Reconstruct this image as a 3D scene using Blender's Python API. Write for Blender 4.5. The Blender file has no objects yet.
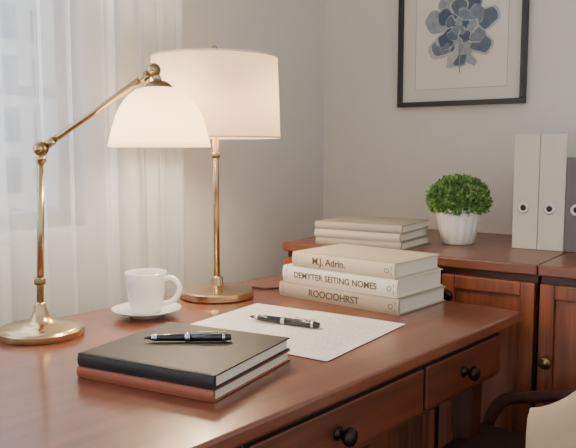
import bpy, bmesh, math, random
from mathutils import Vector, Matrix, noise
random.seed(7)
D2R=math.radians
scene=bpy.context.scene
COL=scene.collection

# ---------------------------------------------------------------- helpers
def lin(c):
    out=[]
    for v in c[:3]:
        v=v/255.0
        out.append(v/12.92 if v<=0.04045 else ((v+0.055)/1.055)**2.4)
    return (out[0],out[1],out[2],1.0)

def group(name,loc=(0,0,0),rot=0.0):
    e=bpy.data.objects.new(name,None); e.empty_display_size=0.05
    e.location=loc; e.rotation_euler=(0,0,rot); COL.objects.link(e); return e

def add(name,bm,mat,parent=None,smooth=False,xf=None,loc=None,rot=None):
    if xf is not None: bmesh.ops.transform(bm,matrix=xf,verts=bm.verts)
    bmesh.ops.recalc_face_normals(bm,faces=bm.faces)
    me=bpy.data.meshes.new(name); bm.to_mesh(me); bm.free()
    if smooth:
        for p in me.polygons: p.use_smooth=True
    ob=bpy.data.objects.new(name,me); COL.objects.link(ob)
    if mat: me.materials.append(mat)
    if parent: ob.parent=parent
    if loc: ob.location=loc
    if rot is not None: ob.rotation_euler=(0,0,rot)
    if smooth=='auto':
        m=ob.modifiers.new('es','EDGE_SPLIT'); m.split_angle=D2R(35)
    return ob

def box(lo,hi,bev=0.0,seg=2,bm=None):
    nb=bmesh.new()
    bmesh.ops.create_cube(nb,size=1.0)
    s=[hi[i]-lo[i] for i in range(3)]; c=[(hi[i]+lo[i])/2 for i in range(3)]
    bmesh.ops.transform(nb,matrix=Matrix.Translation(c)@Matrix.Diagonal((s[0],s[1],s[2],1)),verts=nb.verts)
    if bev>0:
        bmesh.ops.bevel(nb,geom=nb.edges[:],offset=bev,segments=seg,profile=0.5,affect='EDGES')
    if bm is None: return nb
    merge(bm,nb); return bm

def merge(a,b):
    me=bpy.data.meshes.new('tmp'); b.to_mesh(me); b.free(); a.from_mesh(me); bpy.data.meshes.remove(me)

def lathe(prof,seg=64,close=False):
    bm=bmesh.new(); rings=[]
    for r,z in prof:
        if r<1e-6: rings.append([bm.verts.new((0,0,z))])
        else: rings.append([bm.verts.new((r*math.cos(2*math.pi*i/seg),r*math.sin(2*math.pi*i/seg),z)) for i in range(seg)])
    n=len(rings); pairs=[(i,i+1) for i in range(n-1)]
    if close: pairs.append((n-1,0))
    for a,b in pairs:
        A,B=rings[a],rings[b]
        for i in range(seg):
            j=(i+1)%seg
            if len(A)==1 and len(B)==1: continue
            if len(A)==1: bm.faces.new((A[0],B[i],B[j]))
            elif len(B)==1: bm.faces.new((A[i],A[j],B[0]))
            else: bm.faces.new((A[i],A[j],B[j],B[i]))
    return bm

def tube(pts,rad,seg=16,flat=1.0):
    pts=[Vector(p) for p in pts]; n=len(pts)
    if not isinstance(rad,(list,tuple)): rad=[rad]*n
    bm=bmesh.new(); rings=[]
    t=(pts[1]-pts[0]).normalized()
    up=Vector((0,0,1)) if abs(t.z)<0.9 else Vector((0,1,0))
    nrm=t.cross(up).normalized()
    for i,p in enumerate(pts):
        if i==0: t=(pts[1]-pts[0])
        elif i==n-1: t=(pts[-1]-pts[-2])
        else: t=(pts[i+1]-pts[i-1])
        t.normalize()
        nrm=(nrm-t*nrm.dot(t)).normalized(); bi=t.cross(nrm)
        rings.append([bm.verts.new(p+(nrm*math.cos(2*math.pi*k/seg)+bi*flat*math.sin(2*math.pi*k/seg))*rad[i]) for k in range(seg)])
    for i in range(n-1):
        for k in range(seg):
            j=(k+1)%seg
            bm.faces.new((rings[i][k],rings[i][j],rings[i+1][j],rings[i+1][k]))
    bm.faces.new(rings[0][::-1]); bm.faces.new(rings[-1])
    return bm

def bez(p,n=24):
    p=[Vector(q) for q in p]; P=[2*p[0]-p[1]]+p+[2*p[-1]-p[-2]]; out=[]
    for i in range(1,len(P)-2):
        for k in range(n):
            t=k/n; a,b,c,d=P[i-1],P[i],P[i+1],P[i+2]
            out.append(0.5*((2*b)+(c-a)*t+(2*a-5*b+4*c-d)*t*t+(3*b-a-3*c+d)*t**3))
    out.append(p[-1]); return out

def aim(p,d):
    return Matrix.Translation(p)@Vector(d).normalized().to_track_quat('Z','Y').to_matrix().to_4x4()

# ---------------------------------------------------------------- materials
def newmat(name):
    m=bpy.data.materials.new(name); m.use_nodes=True
    nt=m.node_tree; b=nt.nodes.get('Principled BSDF'); return m,nt,b

def plain(name,rgb,rough=0.5,metal=0.0,coat=0.0,bump=0.0,bscale=80,var=0.0,sheen=0.0,spec=None):
    m,nt,b=newmat(name); c=lin(rgb)
    b.inputs['Base Color'].default_value=c; b.inputs['Roughness'].default_value=rough
    b.inputs['Metallic'].default_value=metal; b.inputs['Coat Weight'].default_value=coat
    b.inputs['Sheen Weight'].default_value=sheen
    if spec is not None: b.inputs['Specular IOR Level'].default_value=spec
    tc=nt.nodes.new('ShaderNodeTexCoord'); nz=nt.nodes.new('ShaderNodeTexNoise')
    nz.inputs['Scale'].default_value=bscale; nz.inputs['Detail'].default_value=4
    nt.links.new(tc.outputs['Object'],nz.inputs['Vector'])
    if var>0:
        mx=nt.nodes.new('ShaderNodeMixRGB'); mx.inputs[1].default_value=tuple(v*(1-var) for v in c[:3])+(1,)
        mx.inputs[2].default_value=tuple(min(1,v*(1+var)) for v in c[:3])+(1,)
        nt.links.new(nz.outputs['Fac'],mx.inputs[0]); nt.links.new(mx.outputs[0],b.inputs['Base Color'])
    if bump>0:
        bp=nt.nodes.new('ShaderNodeBump'); bp.inputs['Strength'].default_value=bump; bp.inputs['Distance'].default_value=0.002
        nt.links.new(nz.outputs['Fac'],bp.inputs['Height']); nt.links.new(bp.outputs[0],b.inputs['Normal'])
    return m

def wood(name,dark,light,scale,rough=0.38,coat=0.15,cr_=0.25):
    m,nt,b=newmat(name)
    tc=nt.nodes.new('ShaderNodeTexCoord'); mp=nt.nodes.new('ShaderNodeMapping'); mp.inputs['Scale'].default_value=scale
    nt.links.new(tc.outputs['Object'],mp.inputs['Vector'])
    n1=nt.nodes.new('ShaderNodeTexNoise'); n1.inputs['Scale'].default_value=1.0; n1.inputs['Detail'].default_value=8; n1.inputs['Roughness'].default_value=0.62
    n1.inputs['Distortion'].default_value=0.6
    nt.links.new(mp.outputs[0],n1.inputs['Vector'])
    cr=nt.nodes.new('ShaderNodeValToRGB'); e=cr.color_ramp.elements
    e[0].position=0.3; e[0].color=lin(dark); e[1].position=0.72; e[1].color=lin(light)
    nt.links.new(n1.outputs['Fac'],cr.inputs[0]); nt.links.new(cr.outputs[0],b.inputs['Base Color'])
    b.inputs['Roughness'].default_value=rough; b.inputs['Coat Weight'].default_value=coat; b.inputs['Coat Roughness'].default_value=cr_
    bp=nt.nodes.new('ShaderNodeBump'); bp.inputs['Strength'].default_value=0.08; bp.inputs['Distance'].default_value=0.001
    nt.links.new(n1.outputs['Fac'],bp.inputs['Height']); nt.links.new(bp.outputs[0],b.inputs['Normal'])
    return m

M_wall=plain('wall_paint',(209,205,200),0.9,bump=0.12,bscale=220,var=0.015)
M_ceil=plain('ceiling_paint',(238,236,231),0.9)
M_trim=plain('trim_white',(228,226,222),0.5)
M_floor=wood('floor_oak',(70,45,31),(108,74,52),(2,14,14),0.45)
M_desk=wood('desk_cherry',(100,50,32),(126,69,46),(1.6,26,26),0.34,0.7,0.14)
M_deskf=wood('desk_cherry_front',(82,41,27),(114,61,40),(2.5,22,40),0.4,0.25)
M_deskv=wood('desk_leg_wood',(64,33,22),(92,50,33),(22,22,3),0.4,0.15)
M_cab=wood('credenza_walnut',(72,34,22),(160,90,57),(30,30,1.8),0.4,0.2)
M_cabtop=wood('credenza_top',(98,54,37),(126,73,52),(2,24,24),0.36,0.35)
M_cabdark=wood('credenza_rails',(58,30,21),(84,45,31),(3,30,30),0.45,0.1)
M_dark=plain('reveal_dark',(26,15,11),0.7)
M_brass=plain('brushed_brass',(194,172,134),0.22,1.0,bump=0.03,bscale=300)
M_brassd=plain('aged_brass',(142,122,90),0.3,1.0)
M_bronze=plain('dark_bronze',(58,46,40),0.35,0.9)
M_ceramic=plain('white_ceramic',(234,231,227),0.22,coat=0.4)
M_coffee=plain('coffee',(46,26,16),0.15)
M_paper=plain('page_block',(222,216,202),0.85,var=0.05,bscale=300)
M_blackcv=plain('black_leatherette',(34,33,34),0.55,bump=0.2,bscale=500)
M_browncv=plain('cognac_leatherette',(150,84,60),0.5,bump=0.2,bscale=500)
M_penblk=plain('pen_black_lacquer',(18,18,20),0.22,coat=0.6)
M_silver=plain('pen_silver',(200,200,202),0.2,1.0)
M_ringm=plain('nickel_ring',(214,214,214),0.35,0.5)
M_ink=plain('printed_ink',(84,70,50),0.7)
M_bk=[plain('cloth_taupe',(170,155,134),0.8,bump=0.3,bscale=900,var=0.05),
      plain('cloth_cream',(222,214,198),0.8,bump=0.3,bscale=900,var=0.04),
      plain('cloth_sand',(198,185,162),0.8,bump=0.3,bscale=900,var=0.05),
      plain('cloth_grey',(158,151,140),0.8,bump=0.3,bscale=900,var=0.05),
      plain('cloth_pale',(182,175,162),0.8,bump=0.3,bscale=900,var=0.05)]
M_bind=plain('binder_linen',(204,198,184),0.75,bump=0.25,bscale=700,var=0.03)
M_bindg=plain('binder_grey',(104,101,98),0.7,bump=0.25,bscale=700,var=0.03)
M_uph=plain('chair_linen',(176,152,122),0.9,bump=0.5,bscale=600,var=0.08,sheen=0.3)
M_leathshade=plain('seat_leather_shaded',(60,38,28),0.6,bump=0.3,bscale=300)  # dark brown puts the under-desk shade into the seat colour
M_cord=plain('black_cord',(22,20,20),0.5)
M_frame=plain('black_frame',(32,31,33),0.4)
M_mat=plain('mat_board',(206,203,195),0.9)
M_print=plain('print_paper',(214,210,200),0.9,var=0.03,bscale=12)
M_soil=plain('soil',(44,32,24),0.95,bump=0.6,bscale=200)

def sheer(name):
    m,nt,b=newmat(name); nt.nodes.remove(b)
    out=nt.nodes['Material Output']
    d=nt.nodes.new('ShaderNodeBsdfDiffuse'); d.inputs[0].default_value=(0.86,0.88,0.91,1)
    t=nt.nodes.new('ShaderNodeBsdfTranslucent'); t.inputs[0].default_value=(0.87,0.90,0.94,1)
    tr=nt.nodes.new('ShaderNodeBsdfTransparent')
    m1=nt.nodes.new('ShaderNodeMixShader'); m1.inputs[0].default_value=0.5
    nt.links.new(d.outputs[0],m1.inputs[1]); nt.links.new(t.outputs[0],m1.inputs[2])
    m2=nt.nodes.new('ShaderNodeMixShader'); m2.inputs[0].default_value=0.40
    nt.links.new(m1.outputs[0],m2.inputs[1]); nt.links.new(tr.outputs[0],m2.inputs[2])
    nt.links.new(m2.outputs[0],out.inputs[0]); return m
M_sheer=sheer('sheer_voile')

def shade(name,dcol,ecol,estr,trans=0.5):
    m,nt,b=newmat(name); nt.nodes.remove(b); out=nt.nodes['Material Output']
    d=nt.nodes.new('ShaderNodeBsdfDiffuse'); d.inputs[0].default_value=lin(dcol)
    t=nt.nodes.new('ShaderNodeBsdfTranslucent'); t.inputs[0].default_value=lin(dcol)
    m1=nt.nodes.new('ShaderNodeMixShader'); m1.inputs[0].default_value=trans
    nt.links.new(d.outputs[0],m1.inputs[1]); nt.links.new(t.outputs[0],m1.inputs[2])
    e=nt.nodes.new('ShaderNodeEmission'); e.inputs[0].default_value=lin(ecol); e.inputs[1].default_value=estr
    a=nt.nodes.new('ShaderNodeAddShader'); nt.links.new(m1.outputs[0],a.inputs[0]); nt.links.new(e.outputs[0],a.inputs[1])
    nt.links.new(a.outputs[0],out.inputs[0]); return m
M_drum=shade('linen_lampshade',(242,228,204),(255,222,174),0.48,0.55)
M_opal=shade('opal_glass',(248,236,214),(255,220,168),0.85,0.5)
m,nt,b=newmat('bulb_glow'); b.inputs['Emission Color'].default_value=(1,0.78,0.5,1); b.inputs['Emission Strength'].default_value=8; M_bulb=m

# document paper with printed lines
m,nt,b=newmat('printed_document'); M_doc=m
tc=nt.nodes.new('ShaderNodeTexCoord'); sp=nt.nodes.new('ShaderNodeSeparateXYZ'); nt.links.new(tc.outputs['Object'],sp.inputs[0])
def mth(op,a,bv):
    n=nt.nodes.new('ShaderNodeMath'); n.operation=op
    for i,v in enumerate((a,bv)):
        if isinstance(v,(int,float)): n.inputs[i].default_value=v
        else: nt.links.new(v,n.inputs[i])
    return n.outputs[0]
ln=mth('LESS_THAN',mth('FRACT',mth('MULTIPLY',sp.outputs[1],95.0),0),0.38)
nz=nt.nodes.new('ShaderNodeTexNoise'); nz.inputs['Scale'].default_value=1.0; mp=nt.nodes.new('ShaderNodeMapping'); mp.inputs['Scale'].default_value=(200,95,1)
nt.links.new(tc.outputs['Object'],mp.inputs[0]); nt.links.new(mp.outputs[0],nz.inputs['Vector'])
wd=mth('GREATER_THAN',nz.outputs['Fac'],0.47)
inx=mth('LESS_THAN',mth('ABSOLUTE',sp.outputs[0],0),0.084); iny=mth('LESS_THAN',mth('ABSOLUTE',sp.outputs[1],0),0.125)
f=mth('MULTIPLY',mth('MULTIPLY',ln,wd),mth('MULTIPLY',inx,iny)); f=mth('MULTIPLY',f,0.4)
mx=nt.nodes.new('ShaderNodeMixRGB'); mx.inputs[1].default_value=lin((224,221,217)); mx.inputs[2].default_value=lin((120,118,116))
nt.links.new(f,mx.inputs[0]); nt.links.new(mx.outputs[0],b.inputs['Base Color']); b.inputs['Roughness'].default_value=0.8

# leaf material
m,nt,b=newmat('leaf_green'); M_leaf=m
oi=nt.nodes.new('ShaderNodeTexCoord'); nz=nt.nodes.new('ShaderNodeTexNoise'); nz.inputs['Scale'].default_value=60
nt.links.new(oi.outputs['Object'],nz.inputs['Vector'])
cr=nt.nodes.new('ShaderNodeValToRGB'); cr.color_ramp.elements[0].color=lin((66,110,50)); cr.color_ramp.elements[1].color=lin((148,184,102))
cr.color_ramp.elements[0].position=.35; cr.color_ramp.elements[1].position=.65
nt.links.new(nz.outputs['Fac'],cr.inputs[0]); nt.links.new(cr.outputs[0],b.inputs['Base Color']); b.inputs['Roughness'].default_value=0.5

# ---------------------------------------------------------------- camera
HC=1.11
cam=bpy.data.cameras.new('camera'); cam.lens=45; cam.sensor_width=36
co=bpy.data.objects.new('camera',cam); COL.objects.link(co); co.location=(0,0,HC); co.rotation_euler=(D2R(90-5.87),0,0)
cam.clip_start=0.05; scene.camera=co

# ---------------------------------------------------------------- room
CX,CY=0.1337,2.736; RA=math.atan2(-0.5757,0.8177)
def rw(x,y,z=0.0):
    return (CX+x*math.cos(RA)-y*math.sin(RA), CY+x*math.sin(RA)+y*math.cos(RA), z)
XF_R=Matrix.Translation((CX,CY,0))@Matrix.Rotation(RA,4,'Z')
H=2.6; T=0.14; XR=3.4; YB=-4.2
add('wall_right',box((0,0,0),(XR,T,H)),M_wall,xf=XF_R)
wy0,wy1,wz0,wz1=-1.12,-2.62,0.90,2.3
bm=box((-T,wy0,0),(0,T,H)); box((-T,YB,0),(0,wy1,H),bm=bm); box((-T,wy1,0),(0,wy0,wz0),bm=bm); box((-T,wy1,wz1),(0,wy0,H),bm=bm)
add('wall_window',bm,M_wall,xf=XF_R)
add('floor',box((-T,YB,-0.05),(XR,T,0)),M_floor,xf=XF_R)
add('ceiling',box((-T,YB,H),(XR,T,H+0.05)),M_ceil,xf=XF_R)
add('baseboard_right',box((0.016,-0.016,0),(XR,-0.0005,0.10),0.003),M_trim,xf=XF_R)
add('baseboard_window',box((0.0005,YB,0),(0.016,-0.0005,0.10),0.003),M_trim,xf=XF_R)

# window
M_wfr=plain('window_frame_paint',(150,140,132),0.5)
gw=group('window_1')
bm=box((-0.10,wy1,wz0),(-0.04,wy1+0.05,wz1)); box((-0.10,wy0-0.05,wz0),(-0.04,wy0,wz1),bm=bm)
box((-0.10,wy1,wz0),(-0.04,wy0,wz0+0.06),bm=bm); box((-0.10,wy1,wz1-0.05),(-0.04,wy0,wz1),bm=bm)
n=5
for i in range(1,n):
    y=wy0+(wy1-wy0)*i/n; box((-0.085,y-0.014,wz0),(-0.055,y+0.014,wz1),bm=bm)
for i in range(1,4):
    z=wz0+(wz1-wz0)*i/4; box((-0.085,wy1,z-0.012),(-0.055,wy0,z+0.012),bm=bm)
add('sash_frame',bm,M_wfr,gw,xf=XF_R)
add('sill',box((-0.04,wy1+.001,wz0+.001),(-0.001,wy0-.001,wz0+0.02)),M_trim,gw,xf=XF_R)

# outside buildings
M_bld,nt,b=newmat('building_facade'); 
br=nt.nodes.new('ShaderNodeTexBrick'); br.inputs['Color1'].default_value=lin((116,128,148)); br.inputs['Color2'].default_value=lin((148,160,178)); br.inputs['Mortar'].default_value=lin((244,244,242))
br.inputs['Scale'].default_value=1.0; br.inputs['Mortar Size'].default_value=0.18; br.offset=0; br.inputs['Brick Width'].default_value=0.75; br.inputs['Row Height'].default_value=1.1
tc=nt.nodes.new('ShaderNodeTexCoord')
sp=nt.nodes.new('ShaderNodeSeparateXYZ'); cb=nt.nodes.new('ShaderNodeCombineXYZ'); nt.links.new(tc.outputs['Object'],sp.inputs[0])
nt.links.new(sp.outputs[1],cb.inputs[0]); nt.links.new(sp.outputs[2],cb.inputs[1]); nt.links.new(cb.outputs[0],br.inputs['Vector'])
nt.links.new(br.outputs[0],b.inputs['Base Color']); b.inputs['Roughness'].default_value=0.7
for k,(x,y,w,d,h) in enumerate([(-16,6,7,6,9),(-22,14,8,8,16),(-15,-4,6,8,14),(-26,2,8,10,13)]):
    ob=add('building',box((-w/2,-d/2,-6),(w/2,d/2,h)),M_bld); ob.location=rw(x,y,0); ob.rotation_euler=(0,0,RA)

# curtain
def curtain(y0,y1,xo):
    bm=bmesh.new(); N=420; K=14; g=[]
    for i in range(N+1):
        y=y0+(y1-y0)*i/N; row=[]
        ph=y*2*math.pi/0.088+2.0*math.sin(y*8.0)+1.0*math.sin(y*21+1)
        for k in range(K+1):
            z=0.012+(2.44-0.012)*k/K
            zt=k/K
            a=0.027*(0.8+0.35*math.sin(y*11+2))
            x=xo+a*math.sin(ph+0.3*math.sin(zt*3+y*5))+0.005*math.sin(2.3*ph+zt*2.5)+0.003*math.sin(y*170)
            row.append(bm.verts.new((x,y+0.009*math.sin(2*ph+zt),z)))
        g.append(row)
    for i in range(N):
        for k in range(K): bm.faces.new((g[i][k],g[i+1][k],g[i+1][k+1],g[i][k+1]))
    return bm
gc=group('sheer_curtain')
add('fabric',curtain(-0.826,-2.95,0.060),M_sheer,gc,True,xf=XF_R)
add('rod',tube([rw(0.060,-0.7,2.46),rw(0.060,-3.05,2.46)],0.012),M_brassd,gc,True)
for y in (-0.74,-3.0):
    add('bracket',tube([rw(0.0005,y,2.46),rw(0.060,y,2.46)],0.007),M_brassd,gc,True)

# ---------------------------------------------------------------- credenza
CL=0.2405; CF=-0.60; CT=0.84; UW=0.74
gcab=group('credenza',rw(0,0,0),RA)
for u in range(2):
    a=CL+u*UW; b2=a+UW
    add('carcass',box((a+0.004,CF+0.022,0.06),(b2-0.004,-0.022,CT-0.028)),M_cabdark,gcab)
    add('top',box((a+0.0008,CF-0.004,CT-0.026),(b2-0.0008,-0.02,CT),0.004),M_cabtop,gcab)
    add('plinth',box((a+0.03,CF+0.05,0),(b2-0.03,-0.05,0.06)),M_dark,gcab)
    nd=3; dw=UW/nd
    for k in range(nd):
        x0=a+k*dw+0.006; x1=a+(k+1)*dw-0.006; z0=0.075; z1=CT-0.045
        st=0.034
        bm=box((x0,CF,z0),(x0+st,CF+0.021,z1),0.0025); box((x1-st,CF,z0),(x1,CF+0.021,z1),0.0025,bm=bm)
        box((x0+st,CF,z0),(x1-st,CF+0.021,z0+st),0.0025,bm=bm); box((x0+st,CF,z1-st),(x1-st,CF+0.021,z1),0.0025,bm=bm)
        add('door_frame',bm,M_cab,gcab)
        add('door_panel',box((x0+st,CF+0.010,z0+st),(x1-st,CF+0.021,z1-st),0.002),M_cab,gcab)
        kz=0.745 if u==0 else 0.612
        kb=lathe([(0,0),(0.006,0),(0.006,0.010),(0.013,0.014),(0.0155,0.02),(0.013,0.026),(0,0.029)],32)
        add('knob',kb,M_brassd if u else M_bronze,gcab,True,xf=aim((x0+st*0.5+0.006,CF,kz),(0,-1,0)))

# ---------------------------------------------------------------- desk
DX,DY=0.5266,1.5842; DA=math.atan2(0.7577,0.6526)
DL=1.40; DW=0.742; DH=0.75
gd=group('desk',(DX,DY,0),DA)
add('desktop',box((-DL,0,DH-0.024),(0,DW,DH),0.005,3),M_desk,gd)
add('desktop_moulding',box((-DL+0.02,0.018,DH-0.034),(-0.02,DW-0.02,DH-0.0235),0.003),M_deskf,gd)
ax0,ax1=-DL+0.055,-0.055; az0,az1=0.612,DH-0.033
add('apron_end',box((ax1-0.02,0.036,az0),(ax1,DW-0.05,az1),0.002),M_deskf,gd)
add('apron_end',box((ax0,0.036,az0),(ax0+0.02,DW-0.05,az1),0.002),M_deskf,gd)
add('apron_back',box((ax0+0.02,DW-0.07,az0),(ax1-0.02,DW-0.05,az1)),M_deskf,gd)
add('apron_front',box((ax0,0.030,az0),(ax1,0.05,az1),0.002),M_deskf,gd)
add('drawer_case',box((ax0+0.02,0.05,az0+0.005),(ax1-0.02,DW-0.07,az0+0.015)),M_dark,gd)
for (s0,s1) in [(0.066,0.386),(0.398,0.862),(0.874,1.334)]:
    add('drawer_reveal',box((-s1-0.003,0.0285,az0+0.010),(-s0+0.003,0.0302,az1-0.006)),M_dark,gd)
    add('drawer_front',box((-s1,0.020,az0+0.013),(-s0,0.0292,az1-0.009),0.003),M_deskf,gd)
    kb=lathe([(0,0),(0.011,0),(0.011,0.003),(0.006,0.005),(0.006,0.013),(0.013,0.018),(0.0155,0.024),(0.013,0.030),(0,0.033)],32)
    kx=-0.240 if s0<0.1 else (-0.664 if s0<0.5 else -1.1)
    add('drawer_knob',kb,M_bronze,gd,True,xf=aim((kx,0.020,az0+0.054),(0,-1,0)))
def leg(x,y):
    bm=bmesh.new(); rs=[(0.0,0.013),(0.3,0.018),(0.55,0.023),(0.7,0.025),(DH-0.034,0.025)]
    rg=[[bm.verts.new((x+sx*r,y+sy*r,z)) for sx,sy in ((-1,-1),(1,-1),(1,1),(-1,1))] for z,r in rs]
    for i in range(len(rg)-1):
        for k in range(4): bm.faces.new((rg[i][k],rg[i][(k+1)%4],rg[i+1][(k+1)%4],rg[i+1][k]))
    bm.faces.new(rg[0]); bm.faces.new(rg[-1])
    bmesh.ops.bevel(bm,geom=[e for e in bm.edges if abs((e.verts[0].co-e.verts[1].co).z)>0.01],offset=0.004,segments=2,affect='EDGES')
    return bm
for x,y in ((-0.105,0.078),(-DL+0.105,0.078),(-0.105,DW-0.10),(-DL+0.105,DW-0.10)):
    add('leg',leg(x,y),M_deskv,gd)

# ---------------------------------------------------------------- task lamp (brass arm, opal dome)
LX,LY=-0.4830,1.380
gl=group('desk_lamp',(LX,LY,DH))
add('base_rim',lathe([(0,0),(0.080,0),(0.082,0.003),(0.082,0.013),(0.079,0.016),(0,0.016)],96),M_brass,gl,'auto')
add('base_plate',lathe([(0.076,0.0158),(0.074,0.0178),(0.045,0.021),(0.03,0.026),(0.018,0.036),(0.013,0.05),(0.011,0.062),(0.008,0.066),(0,0.066)],96),M_brass,gl,True)
j1=Vector((0.012,0.0,0.362)); j2=Vector((0.229,0.004,0.510))
add('stem',tube([(0,0,0.06),j1],0.0068),M_brass,gl,True)
add('stem_collar',lathe([(0,0),(0.0105,0),(0.0115,0.004),(0.0105,0.012),(0.0085,0.014),(0,0.014)],32),M_brassd,gl,True,xf=Matrix.Translation((0.0015,0,0.10)))
def ball(name,c,r,par,mat): 
    bm=bmesh.new(); bmesh.ops.create_uvsphere(bm,u_segments=24,v_segments=16,radius=r); add(name,bm,mat,par,True,xf=Matrix.Translation(c))
ball('joint_ball',j1,0.0145,gl,M_brassd)
add('joint_pin',tube([j1+Vector((-0.002,-0.02,0)),j1+Vector((0.002,0.02,0))],0.0075),M_brass,gl,True)
add('joint_collar',tube([j1+Vector((0,0,-0.026)),j1+Vector((0,0,-0.01))],0.0095),M_brass,gl,True)
d=(j2-j1).normalized()
add('arm',tube([j1,j2],0.0062),M_brass,gl,True)
add('arm_collar',tube([j1+d*0.014,j1+d*0.03],0.0085),M_brass,gl,True)
add('arm_collar',tube([j2-d*0.032,j2-d*0.012],0.0085),M_brass,gl,True)
ball('joint_ball',j2,0.0135,gl,M_brassd)
add('joint_pin',tube([j2+Vector((-0.002,-0.018,0)),j2+Vector((0.002,0.018,0))],0.0075),M_brass,gl,True)
sc=Vector((0.238,0.004,0.366))  # centre of rim
add('neck',tube([j2,Vector((sc.x,sc.y,sc.z+0.120))],0.008),M_brass,gl,True)
add('cap',lathe([(0,0.125),(0.012,0.124),(0.020,0.120),(0.0255,0.115),(0.027,0.110),(0.024,0.108),(0,0.108)],48),M_brassd,gl,True,xf=Matrix.Translation(sc))
pr=[(0.022,0.113),(0.042,0.108),(0.057,0.097),(0.0705,0.080),(0.0815,0.059),(0.0895,0.032),(0.0950,0.010),(0.0970,0.000),(0.0945,-0.0005),(0.0920,0.010),(0.0865,0.032),(0.0785,0.057),(0.0675,0.077),(0.055,0.093),(0.041,0.104),(0.022,0.109)]
add('dome_shade',lathe(pr,96),M_opal,gl,True,xf=Matrix.Translation(sc))
bm=bmesh.new(); bmesh.ops.create_uvsphere(bm,u_segments=24,v_segments=16,radius=0.022)
add('bulb',bm,M_bulb,gl,True,xf=Matrix.Translation(sc+Vector((0,0,0.058))))
add('lamp_holder',tube([sc+Vector((0,0,0.075)),sc+Vector((0,0,0.107))],0.012),M_brassd,gl,True)
add('cord',tube(bez([(-0.075,0.02,0.004),(-0.092,0.036,0.0035),(-0.108,0.030,0.0035),(-0.125,-0.01,0.0035),(-0.12,-0.09,0.0035),(-0.16,-0.16,0.0035)],10),0.0028,8),M_cord,gl,True)

def plight(name,loc,power,col,rad,parent=None):
    l=bpy.data.lights.new(name,'POINT'); l.energy=power; l.color=col; l.shadow_soft_size=rad
    o=bpy.data.objects.new(name,l); COL.objects.link(o); o.location=loc
    if parent: o.parent=parent
    return o
plight('lamp_light',tuple(sc+Vector((0,0,0.022))),3.8,(1,0.80,0.56),0.02,gl)

# ---------------------------------------------------------------- table lamp (drum shade)
TX,TY=-0.175,1.750
gt=group('table_lamp',(TX,TY,DH))
add('base',lathe([(0,0),(0.086,0),(0.090,0.003),(0.090,0.017),(0.087,0.020),(0.05,0.022),(0.03,0.025),(0.016,0.030),(0.014,0.048),(0.010,0.052),(0,0.052)],96),M_brass,gt,'auto')
add('stem',tube([(0,0,0.045),(0,0,0.555)],0.0075),M_brass,gt,True)
add('stem_collar',lathe([(0.0074,0),(0.0105,0.001),(0.0105,0.013),(0.0074,0.014)],32),M_brassd,gt,True,xf=Matrix.Translation((0,0,0.34)))
zb=0.388; zt=0.580
add('drum_shade',lathe([(0.1565,zb),(0.1500,zt),(0.1480,zt),(0.1545,zb)],128,close=True),M_drum,gt,True)
M_band=plain('shade_trim',(230,214,186),0.8)
for z,r in ((zb,0.1567),(zt-0.004,0.1503)):
    add('shade_trim_ring',lathe([(r,z),(r+0.0008,z),(r+0.0006,z+0.0035),(r-0.0002,z+0.0035)],128,close=True),M_band,gt,True)
for k in range(3):
    a=k*2*math.pi/3+0.4
    add('shade_spider',tube([(0,0,0.552),(0.149*math.cos(a),0.149*math.sin(a),0.568)],0.0018,8),M_brassd,gt,True)
add('finial',lathe([(0,0.553),(0.006,0.553),(0.006,0.580),(0.0045,0.588),(0.0095,0.593),(0.0095,0.600),(0.005,0.606),(0,0.608)],32),M_brass,gt,True)
bm=bmesh.new(); bmesh.ops.create_uvsphere(bm,u_segments=24,v_segments=16,radius=0.026)
add('bulb',bm,M_bulb,gt,True,xf=Matrix.Translation((0.0,-0.04,0.49)))
add('socket',tube([(0,-0.0,0.49),(0,-0.03,0.49)],0.012),M_brassd,gt,True)
plight('lamp_light',(-0.03,0.03,0.465),11.5,(1,0.80,0.56),0.035,gt)
add('cord',tube(bez([(0.0,0.088,0.006),(0.03,0.108,0.006),(0.08,0.105,0.0035),(0.12,0.085,0.0035),(0.16,0.10,0.0035),(0.20,0.15,0.0035),(0.25,0.17,0.0035)],10),0.0028,8),M_cord,gt,True)

# ---------------------------------------------------------------- cup and saucer
MX,MY=-0.3085,1.545
add('saucer',lathe([(0,0),(0.036,0),(0.038,0.004),(0.060,0.010),(0.0745,0.0165),(0.0755,0.018),(0.0735,0.0185),(0.058,0.0135),(0.040,0.0085),(0.030,0.0075),(0,0.0075)],96),M_ceramic,smooth=True,loc=(MX,MY,DH))
gm=group('coffee_mug',(MX,MY,DH+0.0077))
add('body',lathe([(0,0),(0.027,0),(0.029,0.002),(0.0335,0.012),(0.038,0.026),(0.041,0.045),(0.0435,0.068),(0.0455,0.088),(0.0448,0.0895),(0.0435,0.088),(0.041,0.068),(0.0385,0.045),(0.035,0.026),(0.028,0.012),(0,0.009)],96),M_ceramic,gm,True)
add('coffee',lathe([(0,0.074),(0.0410,0.074)],64),M_coffee,gm,True)
a=D2R(-12); ca,sa=math.cos(a),math.sin(a)
hp=[(0.0415,0.074),(0.056,0.078),(0.070,0.071),(0.0765,0.055),(0.070,0.037),(0.055,0.025),(0.038,0.021)]
add('handle',tube(bez([(r*ca,r*sa,z) for r,z in hp],8),0.0050,14,1.2),M_ceramic,gm,True)

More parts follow.
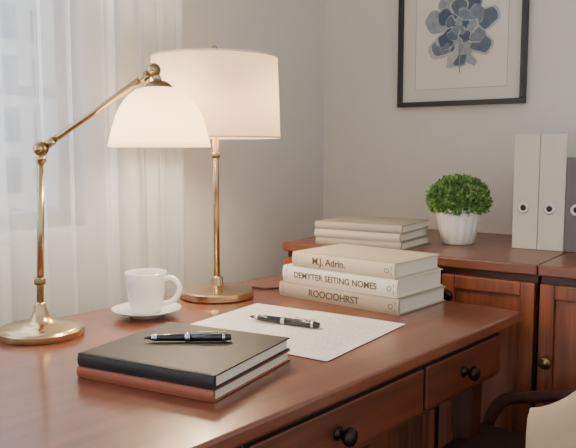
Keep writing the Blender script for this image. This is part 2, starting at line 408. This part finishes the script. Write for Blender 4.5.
# ---------------------------------------------------------------- papers
PA=D2R(-33)
e1=Vector((math.cos(PA),math.sin(PA),0)); e2=Vector((-math.sin(PA),math.cos(PA),0))
pc=Vector((0.000,1.432,0))
for k,(o,dr) in enumerate([(-0.078,0.01),(0.076,-0.015)]):
    c=pc+e1*o
    bm=box((-0.110,-0.159,0),(0.110,0.159,0.0006))
    add('paper_document',bm,M_doc,loc=(c.x,c.y,DH+0.0004+0.0009*k),rot=PA+dr)

# pens
def pen(loc,ang,L,zoff,R=1.0):
    g=group('ballpoint_pen',loc,ang)
    X=Matrix.Translation((-L/2,0,zoff))@Matrix.Rotation(D2R(90),4,'Y')@Matrix.Diagonal((R,R,1,1))
    add('barrel',lathe([(0,0.0),(0.0012,0.0),(0.0022,0.006),(0.0042,0.016),(0.0052,0.03),(0.0054,L*0.48),(0,L*0.48)],24),M_penblk,g,True,xf=X)
    add('tip_ring',lathe([(0.0040,0.013),(0.0048,0.015),(0.0052,0.021),(0.0048,0.022)],24),M_silver,g,True,xf=X)
    add('centre_band',lathe([(0,L*0.47),(0.0060,L*0.47),(0.0060,L*0.53),(0,L*0.53)],24),M_silver,g,True,xf=X)
    add('cap',lathe([(0,L*0.53),(0.0058,L*0.53),(0.0058,L*0.93),(0.0048,L*0.96),(0.0042,L),(0,L)],24),M_penblk,g,True,xf=X)
    add('cap_band',lathe([(0.0059,L*0.90),(0.0062,L*0.905),(0.0062,L*0.925),(0.0059,L*0.93)],24),M_silver,g,True,xf=X)
    zt=zoff+0.0062*R
    add('clip',box((L/2-0.055,-0.0017,zt+0.001),(L/2-0.010,0.0017,zt+0.0026),0.0004),M_silver,g)
    add('clip_foot',box((L/2-0.016,-0.0015,zoff+0.005),(L/2-0.010,0.0015,zt+0.0015)),M_silver,g)
    return g
pen((-0.009,1.456,DH+0.0020),math.atan2(-0.076,0.138),0.164,0.0078,1.3)

# ---------------------------------------------------------------- notebooks / books
def book(name,loc,ang,L,W,T,cover,bt=0.0028,rounded=True,title=None,tsize=0.02,orn=True,tx=0.0):
    g=group(name,loc,ang)
    bm=box((-L,0.002,0),(0,W,bt),0.0008); box((-L,0.002,T-bt),(0,W,T),0.0008,bm=bm)
    add('boards',bm,cover,g)
    bm=bmesh.new(); N=10; prof=[]
    for i in range(N+1):
        t=i/N; z=T*t; y=0.004-(0.0055 if rounded else 0.004)*math.sin(math.pi*t)**0.6
        prof.append((y,z))
    prof+= [(0.0065,T),(0.0065,0)]
    rings=[[bm.verts.new((x,y,z)) for y,z in prof] for x in (-L,0)]
    for i in range(len(prof)):
        j=(i+1)%len(prof); bm.faces.new((rings[0][i],rings[0][j],rings[1][j],rings[1][i]))
    bm.faces.new(rings[0][::-1]); bm.faces.new(rings[1])
    add('spine',bm,cover,g,'auto')
    ins=0.004
    add('pages',box((-L+ins,0.006,bt),(-ins,W-ins,T-bt)),M_paper,g)
    if title:
        fc=bpy.data.curves.new('t','FONT'); fc.body=title; fc.size=tsize; fc.align_x='CENTER'; fc.align_y='CENTER'; fc.extrude=0.0002; fc.offset=0.0004
        fo=bpy.data.objects.new('tt',fc); COL.objects.link(fo); bpy.context.view_layer.update()
        me=bpy.data.meshes.new_from_object(fo.evaluated_get(bpy.context.evaluated_depsgraph_get())); bpy.data.objects.remove(fo)
        me.transform(Matrix.Translation((-L*0.5+tx,-0.0017,T*0.5))@Matrix.Rotation(D2R(90),4,'X'))
        me.materials.append(M_ink); o=bpy.data.objects.new('spine_title',me); COL.objects.link(o); o.parent=g
        if orn:
            bm=lathe([(0.0045,0),(0.0062,0),(0.0062,0.0004),(0.0045,0.0004)],24,close=True)
            add('spine_emblem',bm,M_ink,g,xf=aim((-0.020,-0.0012,T*0.5),(0,-1,0)))
            add('spine_rule',box((-L+0.012,-0.0014,T*0.2),(-L+0.0132,-0.0009,T*0.8)),M_ink,g)
            add('spine_rule',box((-0.0092,-0.0014,T*0.2),(-0.008,-0.0009,T*0.8)),M_ink,g)
    return g
A=D2R(-41)
N0=Vector((0.240,1.538,DH+0.0005))
u=Vector((math.cos(A),math.sin(A),0)); v=Vector((-math.sin(A),math.cos(A),0))
book('hardcover_book',N0,A,0.346,0.210,0.036,M_bk[0],title='ROOCIOHRST',tsize=0.023,tx=-0.005)
book('hardcover_book',N0-u*0.006+v*0.003+Vector((0,0,0.0365)),A+0.01,0.328,0.205,0.041,M_bk[1],title='DEMYTER SEITING NOMES',tsize=0.0203,tx=-0.008)
book('hardcover_book',N0-u*0.014+v*0.005+Vector((0,0,0.078)),A,0.294,0.197,0.035,M_bk[2],title='M.J. Adrin.',tsize=0.023,tx=-0.035)
# back stack on credenza
q=Vector(rw(0.612,-0.575,CT+0.0005))
for k,(dx,L,cv) in enumerate([(0.0,0.266,3),(-0.004,0.263,4),(0.002,0.267,3)]):
    book('hardcover_book',q+Vector((dx,0.002*k,0.0225*k)),RA+0.05+0.015*(k-1),L,0.205,0.022,M_bk[cv])
# notebooks
NA=D2R(-27.5)
nb=Vector((-0.107,0.994,DH+0.0005))
book('notebook',nb,NA,0.258,0.242,0.018,M_browncv,bt=0.002,rounded=False)
nu=Vector((math.cos(NA),math.sin(NA),0)); nv=Vector((-math.sin(NA),math.cos(NA),0))
book('notebook',nb+nu*0.0005+nv*0.002+Vector((0,0,0.0185)),NA+0.008,0.256,0.240,0.021,M_blackcv,bt=0.0025,rounded=False)
pen((-0.168,1.180,DH+0.0402),math.atan2(0.004,0.146),0.146,0.0075,1.18)

# ---------------------------------------------------------------- plant
PX,PY,_=rw(0.676,-0.337)
gp=group('potted_plant',(PX,PY,CT))
bm=lathe([(0,0),(0.040,0),(0.045,0.004),(0.056,0.045),(0.063,0.085),(0.065,0.102),(0.0635,0.104),(0.060,0.102),(0.058,0.088),(0,0.086)],96)
for vv in bm.verts:
    r=math.hypot(vv.co.x,vv.co.y); th=math.atan2(vv.co.y,vv.co.x)
    if r>0.042 and 0.003<vv.co.z<0.095: 
        s=1+0.018*math.cos(16*th); vv.co.x*=s; vv.co.y*=s
add('ribbed_pot',bm,M_ceramic,gp,True)
add('soil',lathe([(0,0.092),(0.0585,0.090)],48),M_soil,gp,True)
bm=bmesh.new()
def leafq(bm,c,d,L,w):
    d=d.normalized(); s=d.cross(Vector((random.uniform(-1,1),random.uniform(-1,1),random.uniform(-1,1)))).normalized()
    nn=d.cross(s)
    p0=bm.verts.new(c); p1=bm.verts.new(c+d*L*0.5+s*w*0.5+nn*w*0.15); p2=bm.verts.new(c+d*L); p3=bm.verts.new(c+d*L*0.5-s*w*0.5+nn*w*0.15)
    bm.faces.new((p0,p1,p2)); bm.faces.new((p0,p2,p3))
CC=Vector((0,0,0.128))
for i in range(5600):
    z=random.uniform(-0.55,1); th=random.uniform(0,2*math.pi); r=math.sqrt(1-z*z)
    dv=Vector((r*math.cos(th),r*math.sin(th),z))
    f=1+0.12*noise.noise(dv*3.0)+0.12*noise.noise(dv*8)
    rr=random.uniform(0.70,1.0)**0.6
    c=CC+Vector((dv.x*0.083,dv.y*0.083,dv.z*0.066))*f*rr
    if c.z<0.097 and math.hypot(c.x,c.y)<0.062: c.z=0.099
    dd=(dv+Vector((random.gauss(0,.55),random.gauss(0,.55),random.gauss(0.15,.5))))
    leafq(bm,c,dd,random.uniform(0.008,0.013),random.uniform(0.005,0.008))
add('foliage',bm,M_leaf,gp)
for k in range(26):
    th=random.uniform(0,6.28); r=random.uniform(0.0,0.035)
    a=Vector((r*math.cos(th),r*math.sin(th),0.09)); b2=CC+Vector((r*1.9*math.cos(th),r*1.9*math.sin(th),random.uniform(0.0,0.05)))
    add('stem',tube([a,(a+b2)/2+Vector((0,0,0.005)),b2],0.0012,6),M_leaf,gp)

# ---------------------------------------------------------------- binders
M_white=plain('binder_paper',(230,226,216),0.9)
for k in range(4):
    x0=0.833+0.0695*k
    ox,oy,_=rw(x0,-0.3385)
    mt=M_bind if k<2 else M_bindg
    g=group('ring_binder',(ox,oy,CT+0.0005),RA)
    w=0.068; hh=0.312 if k<2 else 0.25; dp=0.27
    bm=box((0,0,0),(w,0.004,hh),0.0012); box((0,0.003,0),(0.003,dp,hh),0.001,bm=bm); box((w-0.003,0.003,0),(w,dp,hh),0.001,bm=bm)
    add('cover',bm,mt,g)
    add('sheets',box((0.006,0.02,0.004),(w-0.006,dp-0.008,hh-0.012)),M_white,g)
    add('finger_ring',lathe([(0.0080,0),(0.0155,0),(0.0155,0.0018),(0.0080,0.0022)],32,close=True),M_ringm,g,True,xf=aim((w*0.42,0.0,0.112),(0,-1,0)))
    add('ring_hole',lathe([(0,0),(0.0080,0),(0.0080,0.0006),(0,0.0006)],32),M_bronze,g,xf=aim((w*0.42,0.0,0.112),(0,-1,0)))

# ---------------------------------------------------------------- framed botanical print
fx0,fx1,fz0,fz1=0.3175,0.757,1.257,1.80
gf=group('framed_botanical_print',rw(0,0,0),RA)
t=0.016
bm=box((fx0,-0.026,fz0),(fx1,-0.001,fz0+t),0.0015); box((fx0,-0.026,fz1-t),(fx1,-0.001,fz1),0.0015,bm=bm)
box((fx0,-0.026,fz0+t),(fx0+t,-0.001,fz1-t),0.0015,bm=bm); box((fx1-t,-0.026,fz0+t),(fx1,-0.001,fz1-t),0.0015,bm=bm)
add('frame',bm,M_frame,gf)
add('mat_board',box((fx0+t,-0.012,fz0+t),(fx1-t,-0.003,fz1-t)),M_mat,gf)
mi=0.045
add('print_sheet',box((fx0+t+mi,-0.0125,fz0+t+mi-0.005),(fx1-t-mi,-0.0118,fz1-t-mi)),M_print,gf)
ix0,ix1,iz0,iz1=fx0+t+mi,fx1-t-mi,fz0+t+mi-0.005,fz1-t-mi
M_line=plain('print_line',(150,142,130),0.9)
bm=box((ix0,-0.0128,iz0),(ix1,-0.0124,iz0+0.0015)); box((ix0,-0.0128,iz1),(ix1,-0.0124,iz1+0.0015),bm=bm); box((ix0,-0.0128,iz0),(ix0+0.0015,-0.0124,iz1),bm=bm); box((ix1,-0.0128,iz0),(ix1+0.0015,-0.0124,iz1),bm=bm)
add('print_border',bm,M_line,gf)
PM=[plain('petal_%d'%i,c,0.9,var=0.4,bscale=60) for i,c in enumerate([(92,104,120),(114,126,142),(138,147,158),(78,90,110),(170,172,172)])]
fcx,fcz=0.540,1.513
yl=-0.0128
def petal(cx,cz,ang,L,W,mat,yy,k):
    bm=bmesh.new(); n=18; pts=[]
    for i in range(2*n):
        t=i/(2*n)*2*math.pi
        rx=0.5*L*(1-math.cos(t)); w=0.5*W*math.sin(t)*(0.45+0.7*(rx/L)) + 0.004*math.sin(5*t+k)
        x=rx*math.cos(ang)-w*math.sin(ang); z=rx*math.sin(ang)+w*math.cos(ang)
        pts.append(bm.verts.new((cx+x,yy,cz+z)))
    bm.faces.new(pts); add('petal',bm,mat,gf)
k=0
for ringn,(cnt,L,W,off) in enumerate([(7,0.134,0.080,0.2),(6,0.098,0.066,0.55),(5,0.060,0.044,0.1),(4,0.032,0.026,0.5)]):
    for i in range(cnt):
        a=off+i*2*math.pi/cnt+random.uniform(-.12,.12)
        yl-=0.00012; k+=1
        petal(fcx,fcz,a,L*random.uniform(.88,1.05),W+0.004,PM[2 if (i+ringn)%2 else 4],yl,k)
        yl-=0.00012
        petal(fcx,fcz,a,L*0.93,W*0.88,PM[(i*2+ringn+(i%3))%4],yl,k)
petal(fcx-0.005,fcz-0.055,D2R(-115),0.085,0.034,PM[4],yl-0.0001,1)
petal(fcx+0.01,fcz-0.06,D2R(-60),0.08,0.028,PM[2],yl-0.0002,2)
petal(fcx-0.03,fcz-0.055,D2R(-160),0.06,0.024,PM[1],yl-0.0003,3)
add('print_stem',box((fcx-0.002,yl-0.0006,fcz-0.15),(fcx+0.001,yl-0.0004,fcz-0.06)),M_line,gf)

# ---------------------------------------------------------------- armchair (tucked at desk)
gch=group('armchair',(DX,DY,0),DA)
cxm=0.198; hw=0.235
cx0,cx1=-cxm-hw,-cxm+hw
M_chw=wood('chair_walnut',(58,31,21),(90,50,34),(6,30,30),0.45,0.1)
add('seat_cushion',box((cx0+0.035,-0.21,0.42),(cx1-0.035,0.10,0.475),0.02,4),M_leathshade,gch,True)
add('seat_rail',box((cx0+0.025,-0.22,0.365),(cx1-0.025,0.09,0.419),0.006),M_chw,gch)
bm=bmesh.new(); N=28; rows=[]
sec=[(-0.022,0.50),(-0.026,0.60),(-0.026,0.715),(-0.020,0.750),(0.0,0.765),(0.020,0.750),(0.026,0.715),(0.026,0.60),(0.022,0.50)]
for i in range(N+1):
    a=math.pi*(0.04+0.92*i/N)
    px=-cxm-(hw+0.0)*math.cos(a); py=-0.17-0.13*math.sin(a)**0.8
    nx,ny=-math.cos(a)/(hw),-math.sin(a)/0.16; l=math.hypot(nx,ny); nx/=l; ny/=l
    drop=0.06*abs(math.cos(a))**3
    rows.append([bm.verts.new((px+nx*o,py+ny*o,z-drop*(z-0.5)/0.22)) for o,z in sec])
for i in range(N):
    for j in range(len(sec)):
        jj=(j+1)%len(sec); bm.faces.new((rows[i][j],rows[i+1][j],rows[i+1][jj],rows[i][jj]))
bm.faces.new(rows[0]); bm.faces.new(rows[-1][::-1])
add('upholstered_back',bm,M_uph,gch,True)
for sx,xx in ((-1,cx0+0.002),(1,cx1-0.002)):
    add('arm',tube(bez([(xx,-0.175,0.59),(xx,-0.10,0.572),(xx,-0.02,0.548),(xx,0.05,0.525),(xx+(-sx)*0.006,0.085,0.47),(xx-sx*0.008,0.090,0.40)],8),0.0145,12),M_chw,gch,True)
    add('front_leg',tube([(xx-sx*0.012,0.09,0.41),(xx-sx*0.008,0.095,0.2),(xx,0.10,0.0)],[0.020,0.017,0.012],12),M_chw,gch,True)
    add('rear_leg',tube([(xx,-0.192,0.60),(xx-sx*0.006,-0.195,0.40),(xx,-0.22,0.2),(xx,-0.26,0.0)],[0.015,0.019,0.017,0.012],12),M_chw,gch,True)
    add('side_stretcher',tube([(xx-sx*0.008,0.095,0.25),(xx-sx*0.004,-0.21,0.25)],0.010,10),M_chw,gch,True)

# ---------------------------------------------------------------- light: sky world brighter/cooler on the window side
w=bpy.data.worlds.new('world'); scene.world=w; w.use_nodes=True
nt=w.node_tree; bg=nt.nodes['Background']
tc=nt.nodes.new('ShaderNodeTexCoord'); dt=nt.nodes.new('ShaderNodeVectorMath'); dt.operation='DOT_PRODUCT'
dt.inputs[1].default_value=(-0.8177,0.5757,0)
nt.links.new(tc.outputs['Generated'],dt.inputs[0])
cr=nt.nodes.new('ShaderNodeValToRGB')
cr.color_ramp.elements[0].position=0.0; cr.color_ramp.elements[0].color=(1.14,1.12,1.08,1)
cr.color_ramp.elements[1].position=0.35; cr.color_ramp.elements[1].color=(6.2,6.7,7.4,1)
nt.links.new(dt.outputs['Value'],cr.inputs[0]); nt.links.new(cr.outputs[0],bg.inputs[0]); bg.inputs[1].default_value=1.0
sun=bpy.data.lights.new('daylight_sun','SUN'); sun.energy=8.0; sun.angle=D2R(22); sun.color=(1,0.98,0.96)
so=bpy.data.objects.new('daylight_sun',sun); COL.objects.link(so); so.location=rw(-4,-1,5)
dirv=(Vector(rw(1.0,-1.6,0.9))-Vector(rw(-2.0,-2.3,3.1))); so.rotation_euler=dirv.to_track_quat('-Z','Y').to_euler()
